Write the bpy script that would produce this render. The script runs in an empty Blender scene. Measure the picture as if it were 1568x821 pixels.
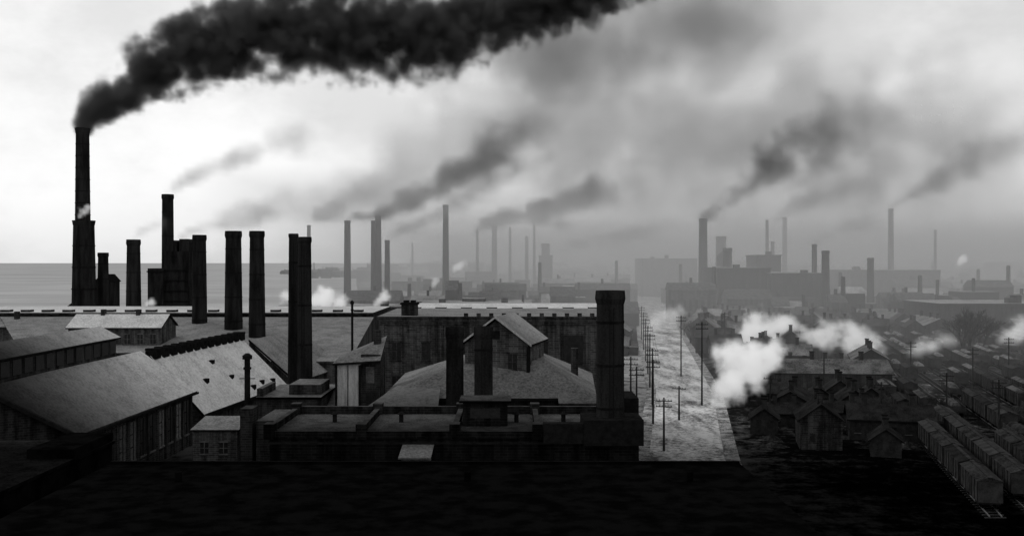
import bpy, math, random
from mathutils import Vector, Matrix
R = random.Random(7)
scene = bpy.context.scene
F = 1568.0; H = 30.0
# survey helpers: bearing (tangent*F) and distance north of the viewpoint -> world metres
def X(b, d): return (b-784.0)/F*d
def Z(e, d): return H-(e-402.0)/F*d

# ------------------------------------------------------------------ materials
def nmat(name):
    m = bpy.data.materials.new(name); m.use_nodes = True
    nt = m.node_tree; nt.nodes.clear()
    return m, nt
def math_(nt, op, a, b=None, clamp=False):
    n = nt.nodes.new('ShaderNodeMath'); n.operation = op; n.use_clamp = clamp
    for i, s in enumerate((a, b)):
        if s is None: continue
        if isinstance(s, (int, float)): n.inputs[i].default_value = s
        else: nt.links.new(s, n.inputs[i])
    return n.outputs[0]
def maprange(nt, v, a, b, c, d, smooth=True):
    n = nt.nodes.new('ShaderNodeMapRange')
    if smooth: n.interpolation_type = 'SMOOTHSTEP'
    nt.links.new(v, n.inputs[0])
    for i, x in zip((1, 2, 3, 4), (a, b, c, d)): n.inputs[i].default_value = x
    return n.outputs[0]
def noise(nt, vec, scale, detail=5, rough=.6):
    n = nt.nodes.new('ShaderNodeTexNoise'); n.inputs['Scale'].default_value = scale
    n.inputs['Detail'].default_value = detail; n.inputs['Roughness'].default_value = rough
    if vec is not None: nt.links.new(vec, n.inputs['Vector'])
    return n.outputs[0]
def pos(nt, sx=1, sy=1, sz=1):
    g = nt.nodes.new('ShaderNodeNewGeometry').outputs['Position']
    v = nt.nodes.new('ShaderNodeVectorMath'); v.operation = 'MULTIPLY'
    nt.links.new(g, v.inputs[0]); v.inputs[1].default_value = (sx, sy, sz)
    return v.outputs[0]
def finish(nt, val, rough=.9, bump=None, bs=.3, spec=0.0):
    p = nt.nodes.new('ShaderNodeBsdfPrincipled'); o = nt.nodes.new('ShaderNodeOutputMaterial')
    nt.links.new(val, p.inputs['Base Color']); p.inputs['Roughness'].default_value = rough
    p.inputs['Specular IOR Level'].default_value = spec
    if bump is not None:
        b = nt.nodes.new('ShaderNodeBump'); b.inputs['Strength'].default_value = bs; b.inputs['Distance'].default_value = .1
        nt.links.new(bump, b.inputs['Height']); nt.links.new(b.outputs[0], p.inputs['Normal'])
    nt.links.new(p.outputs[0], o.inputs[0])
def ysep(nt):
    g = nt.nodes.new('ShaderNodeNewGeometry'); s = nt.nodes.new('ShaderNodeSeparateXYZ')
    nt.links.new(g.outputs['Position'], s.inputs[0]); return s.outputs
def mottled(name, lo, hi, scale=.5, stretch=(1, 1, 1), rough=.9, t0=.38, t1=.62, painted_fade=None, fine=.4, spec=0.0, fs=9):
    m, nt = nmat(name); p = pos(nt, *stretch)
    n = noise(nt, p, scale, 7, .65)
    if fine:
        n2 = noise(nt, pos(nt), scale*fs, 4, .8)
        n = math_(nt, 'ADD', math_(nt, 'MULTIPLY', n, 1-fine), math_(nt, 'MULTIPLY', n2, fine))
    v = maprange(nt, n, t0, t1, lo, hi)
    if painted_fade:
        s = ysep(nt); g = maprange(nt, s[1], painted_fade[0], painted_fade[1], painted_fade[2], 1.0)  # vignette-like shade painted into the base colour, darker towards the viewpoint
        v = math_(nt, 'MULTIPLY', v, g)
    finish(nt, v, rough, n, spec=spec); return m
def brick(name, lo, hi, w=.9, h=.3, painted_fade=None):
    m, nt = nmat(name)
    s = ysep(nt); c = nt.nodes.new('ShaderNodeCombineXYZ')
    nt.links.new(math_(nt, 'ADD', s[0], s[1]), c.inputs[0]); nt.links.new(s[2], c.inputs[1])
    b = nt.nodes.new('ShaderNodeTexBrick'); nt.links.new(c.outputs[0], b.inputs['Vector'])
    b.inputs['Scale'].default_value = 1; b.inputs['Brick Width'].default_value = w; b.inputs['Row Height'].default_value = h
    b.inputs['Mortar Size'].default_value = .025
    b.inputs['Color1'].default_value = (lo, lo, lo, 1); b.inputs['Color2'].default_value = (hi, hi, hi, 1)
    b.inputs['Mortar'].default_value = (hi*1.5, hi*1.5, hi*1.5, 1)
    bw = nt.nodes.new('ShaderNodeRGBToBW'); nt.links.new(b.outputs[0], bw.inputs[0])
    st = maprange(nt, noise(nt, pos(nt, 1, 1, .12), .7, 6, .7), .35, .65, .4, 1.7)
    v = math_(nt, 'MULTIPLY', bw.outputs[0], st)
    if painted_fade:
        v = math_(nt, 'MULTIPLY', v, maprange(nt, s[1], painted_fade[0], painted_fade[1], painted_fade[2], 1.0))  # brick takes the same painted darkening nearby, apart from its soot streaks
    finish(nt, v, .92, bw.outputs[0], .2); return m

G = (118, 182, .02)  # painted shade on snow: near black close by, full tone farther north
snow = mottled('sooty_snow_near_fade', .28, .56, .3, (1, 1, 1), t0=.34, t1=.62, painted_fade=G, fine=.6, fs=8)
snow_d = mottled('dirty_snow_near_fade', .08, .24, .25, (1, 1, 1), t0=.36, t1=.64, painted_fade=(110, 165, .05), fine=.65, fs=11)
snow_n = mottled('thin_snow_on_tar', .03, .12, .5, painted_fade=(102, 130, .06), fine=.6)  # thin snow tone, plus painted shade at the near end
snow_y = mottled('trampled_snow', .04, .25, .3, (1, 1, 1), painted_fade=(150, 330, .15), fine=.5)
slate = mottled('sooty_slate_near_fade', .015, .06, .5, painted_fade=(150, 300, .35), fine=.5)
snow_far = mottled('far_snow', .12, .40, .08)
bk = brick('soot_brick_near_fade', .014, .030, painted_fade=(100, 150, .2))
bk_mid = brick('brick_wall', .024, .052)
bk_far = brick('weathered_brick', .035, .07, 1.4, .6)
stackm = mottled('stack_brick', .006, .024, .6, (1, 1, .15))
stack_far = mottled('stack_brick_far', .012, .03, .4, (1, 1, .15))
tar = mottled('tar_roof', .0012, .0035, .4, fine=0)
black = mottled('iron_black', .006, .013, 1.5)
glass = mottled('dark_glass', .008, .02, 2, rough=.3, spec=.15)
paleglass = mottled('dusty_glass_near_fade', .08, .2, 1.5, (1, 1, 2), painted_fade=(120, 175, .2))
white = mottled('whitewashed_boards', .22, .42, 1.0, (3, 3, .3))
white_n = mottled('darker_boards', .05, .12, 1.0, (3, 3, .3))  # darker version of the whitewashed boards
wood = mottled('creosoted_wood', .015, .035, 1)
bark = mottled('bare_bark', .012, .035, 2)
rust = mottled('boxcar_paint', .018, .045, .8)
railm = mottled('rail_steel', .08, .12, 1)
stone = mottled('coping_stone', .05, .12, .8, painted_fade=(100, 150, .2))
coal = mottled('coal', .008, .05, 1.2, t0=.45, t1=.68)

# ------------------------------------------------------------------ mesh builder
class MB:
    def __init__(s): s.v = []; s.f = []; s.mi = []; s.mats = []
    def _m(s, m):
        if m not in s.mats: s.mats.append(m)
        return s.mats.index(m)
    def poly(s, pts, m):
        i = len(s.v); s.v += [tuple(p) for p in pts]; s.f.append(list(range(i, i+len(pts)))); s.mi.append(s._m(m))
    def hexa(s, b, t, m, top=None):
        n = len(b)
        s.poly(b[::-1], m); s.poly(t, top or m)
        for i in range(n):
            j = (i+1) % n; s.poly([b[i], b[j], t[j], t[i]], m)
    def box(s, x0, x1, y0, y1, z0, z1, m, top=None):
        s.hexa([(x0, y0, z0), (x1, y0, z0), (x1, y1, z0), (x0, y1, z0)], [(x0, y0, z1), (x1, y0, z1), (x1, y1, z1), (x0, y1, z1)], m, top)
    def cyl(s, cx, cy, z0, z1, r0, r1, m, n=28, top=None, rot=0):
        a = [2*math.pi*i/n+rot for i in range(n)]
        s.hexa([(cx+r0*math.cos(t), cy+r0*math.sin(t), z0) for t in a], [(cx+r1*math.cos(t), cy+r1*math.sin(t), z1) for t in a], m, top)
    def slab(s, a, b, c, d, th, m, top=None):
        lo = [(p[0], p[1], p[2]-th) for p in (a, b, c, d)]
        s.hexa(lo, [a, b, c, d], m, top)
    def obj(s, name, parent=None):
        me = bpy.data.meshes.new(name); me.from_pydata(s.v, [], s.f)
        for m in s.mats: me.materials.append(m)
        me.polygons.foreach_set('material_index', s.mi); me.update()
        o = bpy.data.objects.new(name, me); scene.collection.objects.link(o)
        if parent: o.parent = parent
        return o
    def mesh(s):
        o = s.obj('tmp'); me = o.data; bpy.data.objects.remove(o); return me
class Group:
    def __init__(s, name): s.name = name; s.p = {}
    def __getitem__(s, k):
        if k not in s.p: s.p[k] = MB()
        return s.p[k]
    def done(s, loc=(0, 0, 0), rz=0):
        e = bpy.data.objects.new(s.name, None); scene.collection.objects.link(e); e.location = loc; e.rotation_euler[2] = rz
        e.empty_display_size = 1
        for k, mb in s.p.items(): mb.obj(k, e)
        return e

def front_windows(g, xs, y, zs, w, h, gm=None, fr=None):
    for x in xs:
        for z in zs:
            g['windows'].box(x-w/2, x+w/2, y-.03, y+.02, z, z+h, gm or glass)
            g['window_trim'].box(x-w/2-.12, x+w/2+.12, y-.16, y-.031, z-.2, z, fr or stone)
            g['window_trim'].box(x-w/2-.12, x+w/2+.12, y-.12, y-.031, z+h, z+h+.25, fr or stone)
            g['window_trim'].box(x-.06, x+.06, y-.08, y-.031, z, z+h, fr or stone)
            g['window_trim'].box(x-w/2, x-.06, y-.08, y-.031, z+h*.5-.05, z+h*.5+.05, fr or stone)
            g['window_trim'].box(x+.06, x+w/2, y-.08, y-.031, z+h*.5-.05, z+h*.5+.05, fr or stone)

def smokestack(b0, b1, top, d, name='smokestack', m=None, n=28, base_w=1.12, z0=0, rot=0, cap=True, bands=2):
    m = m or stackm
    cx = X((b0+b1)/2, d); r = (b1-b0)/2/F*d; zt = Z(top, d)
    if n == 4: r *= 1.41; rot = math.pi/4
    g = Group(name)
    g['shaft'].cyl(0, 0, z0, zt-.9*r, r*base_w, r*.93, m, n, rot=rot)
    if cap:
        g['crown'].cyl(0, 0, zt-.9*r, zt-.55*r, r*.95, r*1.04, m, n, rot=rot)
        g['crown'].cyl(0, 0, zt-.55*r, zt-.1, r*1.04, r*1.0, m, n, rot=rot)
        a = [2*math.pi*i/n+rot for i in range(n)]
        for i in range(n):
            t, u = a[i], a[(i+1) % n]
            p = lambda q, rr, z: (rr*math.cos(q), rr*math.sin(q), z)
            g['crown'].poly([p(t, r*1.0, zt-.1), p(u, r*1.0, zt-.1), p(u, r*.98, zt), p(t, r*.98, zt)], m)
            g['crown'].poly([p(t, r*.98, zt), p(u, r*.98, zt), p(u, r*.7, zt), p(t, r*.7, zt)], m)
            g['crown'].poly([p(t, r*.7, zt), p(u, r*.7, zt), p(u, r*.7, zt-.09), p(t, r*.7, zt-.09)], black)
    for k in range(bands):
        zz = zt-(zt-z0)*(.13+.17*k); rr = r*(.93+(base_w-.93)*(zt-zz)/(zt-z0))
        g['iron_bands'].cyl(0, 0, zz, zz+.25, rr*1.025, rr*1.025, black, n, rot=rot)
    for s_ in (-.2, .2):
        g['ladder'].box(s_-.03, s_+.03, -r*base_w-.12, -r*base_w-.06, z0, zt-1.2*r, black)
    return g.done((cx, d, 0))

# ------------------------------------------------------------------ ground, lake, street
m, nt = nmat('winter_ground')
s = ysep(nt)
n1 = noise(nt, pos(nt), .018, 8, .6); n2 = noise(nt, pos(nt, 1, 1, 1), .28, 9, .8)
nn = math_(nt, 'ADD', math_(nt, 'MULTIPLY', n1, .35), math_(nt, 'MULTIPLY', n2, .65))
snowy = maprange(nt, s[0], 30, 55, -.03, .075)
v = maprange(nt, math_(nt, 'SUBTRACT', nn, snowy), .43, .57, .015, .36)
v = math_(nt, 'MULTIPLY', v, maprange(nt, s[1], 140, 260, .015, 1))  # shade painted into the ground colour: almost black close to the viewpoint
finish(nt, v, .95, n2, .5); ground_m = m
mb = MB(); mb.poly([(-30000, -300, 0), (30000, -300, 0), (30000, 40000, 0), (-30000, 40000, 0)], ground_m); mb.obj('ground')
m, nt = nmat('frozen_lake')
nl = noise(nt, pos(nt, .3, 1, 1), .01, 6, .6)
finish(nt, maprange(nt, nl, .35, .65, .28, .38), .8, None); lake_m = m
mb = MB(); mb.poly([(-29000, 640, .06), (-150, 640, .06), (-330, 1700, .06), (-400, 39000, .06), (-29000, 39000, .06)], lake_m); mb.obj('lake')

def xr(d):
    P = [(60, 12), (158, 27), (237, 40), (400, 59), (600, 84), (1200, 150)]
    for (a, xa), (b, xb) in zip(P, P[1:]):
        if d <= b: return xa+(xb-xa)*(d-a)/(b-a)
    return P[-1][1]
street_m = mottled('packed_snow_street', .10, .66, .12, (1.6, .45, 1), painted_fade=(125, 215, .03), t0=.4, t1=.58, fine=.5)  # near stretch of the street darkened by painted shade
walk_m = mottled('snowy_pavement', .06, .45, .4, painted_fade=(130, 215, .03), t0=.42, t1=.58, fine=.5)
mb = MB(); wk = MB()
ds = list(range(80, 1200, 20))
for a, b in zip(ds, ds[1:]):
    ha, hb = 4.6+a*.008, 4.6+b*.008
    mb.poly([(xr(a)-ha, a, .01), (xr(a)+ha, a, .01), (xr(b)+hb, b, .01), (xr(b)-hb, b, .01)], street_m)
    for sg in (-1, 1):
        i0, i1, j0, j1 = xr(a)+sg*ha, xr(a)+sg*(ha+2.2), xr(b)+sg*hb, xr(b)+sg*(hb+2.2)
        p = [(i0, a), (i1, a), (j1, b), (j0, b)]
        if sg < 0: p = p[::-1]
        wk.hexa([(q[0], q[1], -.05) for q in p], [(q[0], q[1], .12) for q in p], walk_m, walk_m)
mb.obj('street'); wk.obj('pavement')

# ------------------------------------------------------------------ foreground: black flat roof
g = Group('foreground_workshop')
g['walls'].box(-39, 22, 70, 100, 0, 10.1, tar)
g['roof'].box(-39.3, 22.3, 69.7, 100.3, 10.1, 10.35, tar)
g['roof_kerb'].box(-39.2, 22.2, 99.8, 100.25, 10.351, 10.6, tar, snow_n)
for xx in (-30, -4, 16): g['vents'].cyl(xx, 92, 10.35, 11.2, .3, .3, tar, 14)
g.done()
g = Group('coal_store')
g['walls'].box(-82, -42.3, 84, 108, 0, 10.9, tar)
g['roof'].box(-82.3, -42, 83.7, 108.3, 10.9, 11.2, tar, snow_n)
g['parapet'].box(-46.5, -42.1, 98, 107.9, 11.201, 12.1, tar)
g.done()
# ------------------------------------------------------------------ long flat roof with fire walls
g = Group('flat_roofed_factory')
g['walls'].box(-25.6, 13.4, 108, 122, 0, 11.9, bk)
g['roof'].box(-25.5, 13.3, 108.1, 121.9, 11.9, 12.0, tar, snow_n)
for x in (-25.6, -15.9, -6.05, 2.7):
    g['fire_walls'].box(x-.3, x+.3, 107.9, 122.1, 11.902, 12.75, bk, stone)
    g['fire_walls'].box(x-.55, x+.55, 107.6, 109.2, 11.4, 13.0, bk, stone)
    g['fire_walls'].box(x-.55, x+.55, 121.0, 122.4, 11.903, 13.3, bk, stone)
g['parapet'].box(-25, 13.4, 107.7, 107.998, 11.5, 12.25, bk, stone)
g['parapet'].box(-25, 13.4, 121.6, 122.2, 11.904, 12.9, bk, stone)
g['parapet'].box(3.3, 13.6, 107.2, 108.6, 11.0, 13.1, black)
g['parapet'].box(7.5, 13.8, 107.1, 112.6, 10.8, 13.5, black)
g['parapet'].box(12.2, 14.0, 113, 119.5, 0, 15.0, black)
front_windows(g, [-22+i*4.9 for i in range(7)], 108, [4.2], 2.0, 3.2)
g['cupola'].box(-5.4, -.5, 112.5, 116.5, 12.01, 14.6, bk)
g['cupola'].box(-5.8, -.1, 112.1, 116.9, 14.6, 14.85, tar, snow_n)
g['cupola'].box(-4.6, -1.3, 112.44, 112.5, 12.9, 14.0, glass)
g['hatch'].box(-11.2, -8.5, 103.6, 107.6, 7.5, 10.2, white_n)
g['hatch'].slab((-11.5, 103.3, 10.3), (-8.2, 103.3, 10.3), (-8.2, 107.69, 10.9), (-11.5, 107.69, 10.9), .15, white_n)
for x in (-20, -12.5, 0.5, 5.8):
    g['roof_vents'].cyl(x, 115.5, 12, 12.9, .25, .25, black, 12); g['roof_vents'].cyl(x, 115.5, 12.9, 13.2, .5, .1, black, 12)
g['gutter'].box(-25.6, 7, 107.55, 107.69, 10.9, 11.1, black)
g.done()
smokestack(912, 957, 445, 110, m=stackm, base_w=.98, bands=3)
smokestack(683, 710, 500, 125, m=stackm, n=4, base_w=1.0, bands=1)
smokestack(726, 755, 500, 124, m=stackm, n=4, base_w=1.0, bands=1)
smokestack(442, 457, 358, 153, base_w=1.35, bands=3)
smokestack(456, 477, 363, 150, base_w=1.25, bands=3)
g = Group('boiler_house')
g['walls'].box(-34.2, -26, 138, 152, 0, 11.6, bk)
g['roof'].box(-34.5, -25.7, 137.7, 152.3, 11.6, 11.9, tar, snow_d)
g['parapet'].box(-34.4, -33.7, 138, 146, 11.9, 13.0, bk, stone)
g['parapet'].box(-30.5, -26.2, 140, 147, 11.9, 13.3, bk, snow_d)
g['annex'].box(-31.5, -27, 126, 136, 0, 10.5, bk, snow_d)
g['annex'].box(-33.5, -32, 126, 129, 0, 12.0, bk)
front_windows(g, [-32, -29], 138, [5.5], 1.4, 2.4)
g.done()
for b0, b1, top, d in ((373, 384, 541, 140), (537, 541.5, 460, 215), (609, 613, 470, 260)):
    cx = X((b0+b1)/2, d); r = (b1-b0)/2/F*d; zt = Z(top, d)
    g = Group('iron_flue')
    g['pipe'].cyl(0, 0, 0, zt-.8, r*.85, r*.8, black, 16)
    g['collar'].cyl(0, 0, zt-2.2, zt-1.9, r*1.1, r*1.1, black, 16)
    g['cowl'].cyl(0, 0, zt-.8, zt-.35, r*1.35, r*1.35, black, 16)
    g['cowl'].cyl(0, 0, zt-.35, zt, r*1.45, r*.5, black, 16)
    g['stay'].box(-r*2.2, r*2.2, -.05, .05, zt-3.5, zt-3.4, black)
    g.done((cx, d, 0))

# ------------------------------------------------------------------ left gabled hall with monitor
def lerp(a, b, t): return tuple(a[i]+(b[i]-a[i])*t for i in range(3))
g = Group('gabled_machine_hall')
e0, e1 = (-54.0, 126.6, 9.0), (-52.7, 169, 9.0)
r0, r1 = (-62.6, 120, 15.4), (-61.3, 169, 15.4)
l0, l1 = (-73.5, 112, 9.0), (-72.5, 169, 9.0)
q0, q1 = (-67.0, 117, 15.4), (-66.3, 169, 15.4)
eo0, eo1 = (-53.4, 126.0, 8.75), (-52.1, 169.4, 8.75)
g['roof'].slab(r0, eo0, eo1, r1, .25, bk, snow)
g['roof'].slab((l0[0], l0[1], 9), q0, q1, l1, .25, bk, snow)
g['walls'].hexa([(l0[0], l0[1]+.3, 0), (e0[0], e0[1]+.3, 0), (e1[0], 168.8, 0), (l1[0], 168.8, 0)],
                [(l0[0], l0[1]+.3, 8.7), (e0[0], e0[1]+.3, 8.7), (e1[0], 168.8, 8.7), (l1[0], 168.8, 8.7)], bk)
g['gable'].poly([(l0[0], l0[1]+.3, 8.7), (e0[0], e0[1]+.3, 8.7), (r0[0], r0[1]+.3, 15.1), (q0[0], q0[1]+.3, 15.1)], bk)
g['gable'].poly([(l1[0], 168.8, 8.7), (e1[0], 168.8, 8.7), (r1[0], 168.8, 15.1), (q1[0], 168.8, 15.1)], bk)
g['trim'].slab((-53.4, 125.6, 8.85), (-53.4, 126.05, 8.85), (-62.6, 120.0, 15.6), (-62.6, 119.5, 15.6), .5, black)
g['gutter'].hexa([(-53.38, 126, 8.3), (-53.1, 126, 8.3), (-51.8, 169.4, 8.3), (-52.08, 169.4, 8.3)], [(-53.38, 126, 8.6), (-53.1, 126, 8.6), (-51.8, 169.4, 8.6), (-52.08, 169.4, 8.6)], black)
g['monitor'].hexa([(-67.5, 116, 15.2), (-62.4, 116, 15.2), (-61.9, 160, 15.2), (-67, 160, 15.2)], [(-67.5, 116, 18.2), (-62.4, 116, 18.2), (-61.9, 160, 18.2), (-67, 160, 18.2)], bk)
g['monitor_roof'].slab((-65, 115.5, 20.0), (-61.9, 115.5, 18.3), (-61.3, 160.5, 18.3), (-64.5, 160.5, 20.0), .2, black, snow)
g['monitor_roof'].slab((-68, 115.5, 18.3), (-65.01, 115.5, 20.0), (-64.51, 160.5, 20.0), (-67.6, 160.5, 18.3), .2, black, snow)
g['monitor_roof'].poly([(-67, 160, 18.1), (-61.9, 160, 18.1), (-64.5, 160, 19.8)], bk)
for i in range(14):
    y = 118.5+i*3; x = -62.37+.5*(y-116)/44
    g['monitor_louvres'].box(x, x+.08, y, y+2.2, 15.9, 17.8, glass)
for i in range(11):
    y = 128.8+i*3.6; x = -54.0+1.3*(y-126.6)/42.4
    g['windows'].box(x-.1, x+.09, y, y+2.0, 2.2, 7.6, paleglass if i in (1, 3, 4, 7, 9) else glass)
    g['window_trim'].box(x-.05, x+.2, y-.2, y+2.2, 1.95, 2.195, stone)
    g['window_trim'].box(x-.05, x+.16, y+.95, y+1.05, 2.2, 7.6, black)
    for zz in (4, 5.8): g['window_trim'].box(x-.05, x+.15, y, y+.94, zz, zz+.1, black)
    g['pilasters'].box(x-.2, x+.3, y+2.45, y+3.15, 0, 8.25, bk)
g.done()
# ------------------------------------------------------------------ second shed with ridge ventilators
g = Group('long_shed')
rn, rf, en, ef = (-60.5, 171, 14.4), (-57, 215, 14.3), (-51.3, 171, 4.5), (-46.7, 213, 4.5)
g['roof'].slab(rn, en, ef, rf, .25, bk, snow)
g['roof'].slab((-69, 171, 6), (-60.51, 171, 14.4), (-57.01, 215, 14.3), (-66, 215, 6), .25, bk, snow)
g['walls'].hexa([(-68.5, 171.3, 0), (-51.7, 171.3, 0), (-47.2, 212.8, 0), (-65.5, 214, 0)], [(-68.5, 171.3, 4.2), (-51.7, 171.3, 4.2), (-47.2, 212.8, 4.2), (-65.5, 214, 4.2)], bk)
g['gable'].poly([(-68.5, 171.2, 4.2), (-51.7, 171.2, 4.2), (-60.5, 171.2, 14.1)], bk)
g['gable'].poly([(-65.5, 213, 4.2), (-47, 213, 4.2), (-57, 214, 14.1)], bk)
for i in range(13):
    t = i/12.6; p = lerp(rn, rf, t)
    g['ridge_ventilators'].box(p[0]-.9, p[0]+.9, p[1]+.3, p[1]+2.9, p[2]-.6, p[2]+.75, black)
    g['ridge_ventilators'].box(p[0]-1.15, p[0]+1.15, p[1]+.9, p[1]+2.2, p[2]+.75, p[2]+1.15, black)
for t, u in ((.25, .55), (.5, .6), (.62, .85), (.75, .82), (.88, .85), (.45, .3)):
    p = lerp(lerp(rn, rf, t), lerp(en, ef, t), u)
    g['roof_hatches'].box(p[0]-.5, p[0]+.5, p[1]-.7, p[1]+.7, p[2]-.5, p[2]+.45, black)
g['eave_board'].slab((-51.3, 171, 4.7), (-50.9, 171, 4.7), (-46.3, 213, 4.7), (-46.7, 213, 4.7), .5, black)
g.done()
g = Group('lower_shed')
g['roof'].slab((-55.5, 216, 13.6), (-45.5, 216, 4.8), (-40.5, 250, 4.8), (-52.5, 250, 13.6), .25, bk, snow_d)
g['walls'].hexa([(-60, 216.2, 0), (-46, 216.2, 0), (-41, 249.8, 0), (-58, 249.8, 0)], [(-55.5, 216.2, 4.5), (-46, 216.2, 4.5), (-41, 249.8, 4.5), (-52.5, 249.8, 4.5)], bk)
g['gable'].poly([(-55.5, 216.1, 4.5), (-46, 216.1, 4.5), (-55.5, 216.1, 13.3)], bk)
g['trim'].slab((-55.5, 215.6, 13.8), (-45.5, 215.6, 5.0), (-45.5, 215.95, 5.0), (-55.5, 215.95, 13.8), .4, black)
g.done()
g = Group('yard_store')
g['walls'].box(-46.5, -40, 149, 156, 0, 5.6, bk_mid)
g['roof'].slab((-46.8, 148.7, 5.7), (-39.7, 148.7, 5.7), (-39.7, 156.3, 6.6), (-46.8, 156.3, 6.6), .2, black, snow_d)
front_windows(g, [-44.8, -42], 149, [2.2], 1.2, 1.6)
g.done()
g = Group('yard_wall')
for i in range(9):
    y = 158+i*6; x = -41+.12*(y-158)
    g['panels'].box(x, x+.35, y, y+5.5, 0, 2.4, bk); g['piers'].box(x-.1, x+.45, y+5.501, y+5.999, 0, 2.8, bk, snow_d)
g.done()
g = Group('brick_office')
g['walls'].box(-111, -88, 256, 268, 0, 13.6, bk_mid)
g['roof'].slab((-111.5, 255.5, 13.7), (-87.5, 255.5, 13.7), (-87.5, 262, 16.8), (-111.5, 262, 16.8), .3, bk, snow)
g['roof'].slab((-111.5, 262.01, 16.8), (-87.5, 262.01, 16.8), (-87.5, 268.5, 13.7), (-111.5, 268.5, 13.7), .3, bk, snow)
g['gable'].poly([(-88, 256, 13.6), (-88, 268, 13.6), (-88, 262, 16.5)], bk_mid)
front_windows(g, [-109+i*3.2 for i in range(7)], 256, [9.6], 1.3, 2.4)
for x in (-105, -96): g['chimneys'].box(x, x+1, 261.3, 262.6, 15.5, 18, bk)
g.done()
g = Group('rolling_mill')
g['roof'].slab((-112, 236, 7.2), (-37.5, 236, 7.2), (-40.5, 300, 14), (-150, 300, 14), .4, bk_mid, snow_d)
g['walls'].hexa([(-111, 236.5, 0), (-38, 236.5, 0), (-41, 299, 0), (-149, 299, 0)], [(-111, 236.5, 6.9), (-38, 236.5, 6.9), (-41, 299, 13.5), (-149, 299, 13.5)], bk_mid)
g['rear_bay'].box(-170, -42, 303, 345, 0, 14.6, bk)
g['rear_roof'].box(-171, -41, 302, 346, 14.6, 15.2, bk, snow)
for i in range(20): g['monitors'].box(-165+i*6.2, -162.4+i*6.2, 305, 308, 15.2, 15.9, bk, snow)
g.done()
g = Group('lakeside_shed')
g['walls'].box(-175, -128, 285, 305, 0, 12, bk_mid)
g['roof'].slab((-176, 284, 12.1), (-127, 284, 12.1), (-127, 306, 14.4), (-176, 306, 14.4), .3, bk, snow_d)
for x in (-150, -144): g['chimneys'].box(x, x+1.2, 296, 297.2, 13, 15.8, bk)
g.done()
# ------------------------------------------------------------------ big brick block (centre)
g = Group('brick_warehouse')
x0, x1, yf, zt = -22.1, 18, 170, 20.7
g['walls'].box(x0, x1, yf, 200, 0, zt, bk_mid)
g['coping'].box(x0-.3, x1+.3, yf-.3, 200.3, zt, zt+.35, bk, snow_d)
for i in range(9):
    x = x0+.5+i*4.88
    g['pilasters'].box(x-.35, x+.35, yf-.2, yf, 0, zt-1.1, bk_mid)
g['cornice'].box(x0, x1, yf-.22, yf-.001, zt-1.1, zt-.5, bk)
xs = [x0+2.94+i*4.88 for i in range(8)]
front_windows(g, xs, yf, [2.5, 8.2, 13.8], 1.5, 2.9, glass, bk)
g['loading_door'].box(8.6, 11.8, yf-.35, yf-.21, 13.2, 18.0, glass)
for i in range(12): g['parapet_posts'].box(-8+i*2.1, -7.3+i*2.1, yf, yf+.7, zt+.351, zt+.85, bk)
g['chimney'].box(-18.6, -16, 172, 174.5, zt+.3, 22.9, bk); g['chimney'].box(-18.8, -15.8, 171.8, 174.7, 22.9, 23.2, black)
g['chimney'].box(-18.3, -17.4, 172.5, 174, 23.2, 23.6, black); g['chimney'].box(-17.1, -16.3, 172.5, 174, 23.2, 23.6, black)
g.done()
g = Group('rear_warehouse')
g['walls'].box(-26, 24, 232, 262, 0, 17.6, bk_mid)
g['roof'].slab((-26.5, 231.5, 17.7), (24.5, 231.5, 17.7), (24.5, 262, 19.6), (-26.5, 262, 19.6), .3, bk, snow)
for i in range(8): g['skylights'].box(-24+i*6, -21.5+i*6, 240, 243, 18, 19.5, bk, snow)
g.done()
g = Group('hipped_roof_hall')
A = [(-17.3, 135, 12.1), (11.2, 135, 12.1), (13.0, 166, 12.1), (-17.3, 166, 12.1)]
B_ = [(-6.5, 143, 16.2), (4.6, 143, 16.2), (4.8, 156, 16.2), (-6.5, 156, 16.2)]
g['roof'].hexa(A, B_, snow_d)
g['walls'].box(-16.6, 10.6, 135.6, 165.5, 0, 12.05, bk)
g['eaves'].box(-17.5, 11.4, 134.8, 135.1, 11.75, 12.08, black)
g['side_roof'].slab((-18.5, 131.5, 11.6), (-9.5, 131.5, 11.6), (-9.5, 135.5, 13.2), (-15.5, 138.5, 13.4), .2, bk, snow)
g['side_roof'].box(-18, -10, 132, 134.7, 0, 11.5, bk)
g['side_roof'].slab((6, 131.5, 11.9), (11.5, 131.5, 11.9), (11.5, 134.79, 12.7), (6, 134.79, 12.7), .2, bk, snow_d)
g['side_roof'].box(6.3, 11.2, 132, 134.6, 0, 11.7, bk)
g['chimney'].box(8.7, 9.7, 150, 151, 13, 17.4, bk)
g.done()
g = Group('gabled_lantern')
w, L = 4.5, 5.5
g['walls'].box(-w, w, -L, L, 13.5, 18.7, bk_mid)
g['gable'].poly([(-w, -L, 18.7), (w, -L, 18.7), (0, -L, 22.0)], bk_mid); g['gable'].poly([(w, L, 18.7), (-w, L, 18.7), (0, L, 22.0)], bk_mid)
o = .6
g['roof'].slab((0, -L-o, 22.55), (w+o, -L-o, 18.75), (w+o, L+o, 18.75), (0, L+o, 22.55), .25, black, snow)
g['roof'].slab((-w-o, -L-o, 18.75), (-.01, -L-o, 22.55), (-.01, L+o, 22.55), (-w-o, L+o, 18.75), .25, black, snow)
front_windows(g, [-2.3, 2.3], -L, [15.2], 1.3, 2.2, glass, bk)
g['bargeboard'].slab((0, -L-o-.12, 22.58), (w+o, -L-o-.12, 18.78), (w+o, -L-o-.01, 18.78), (0, -L-o-.01, 22.58), .3, white)
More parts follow.
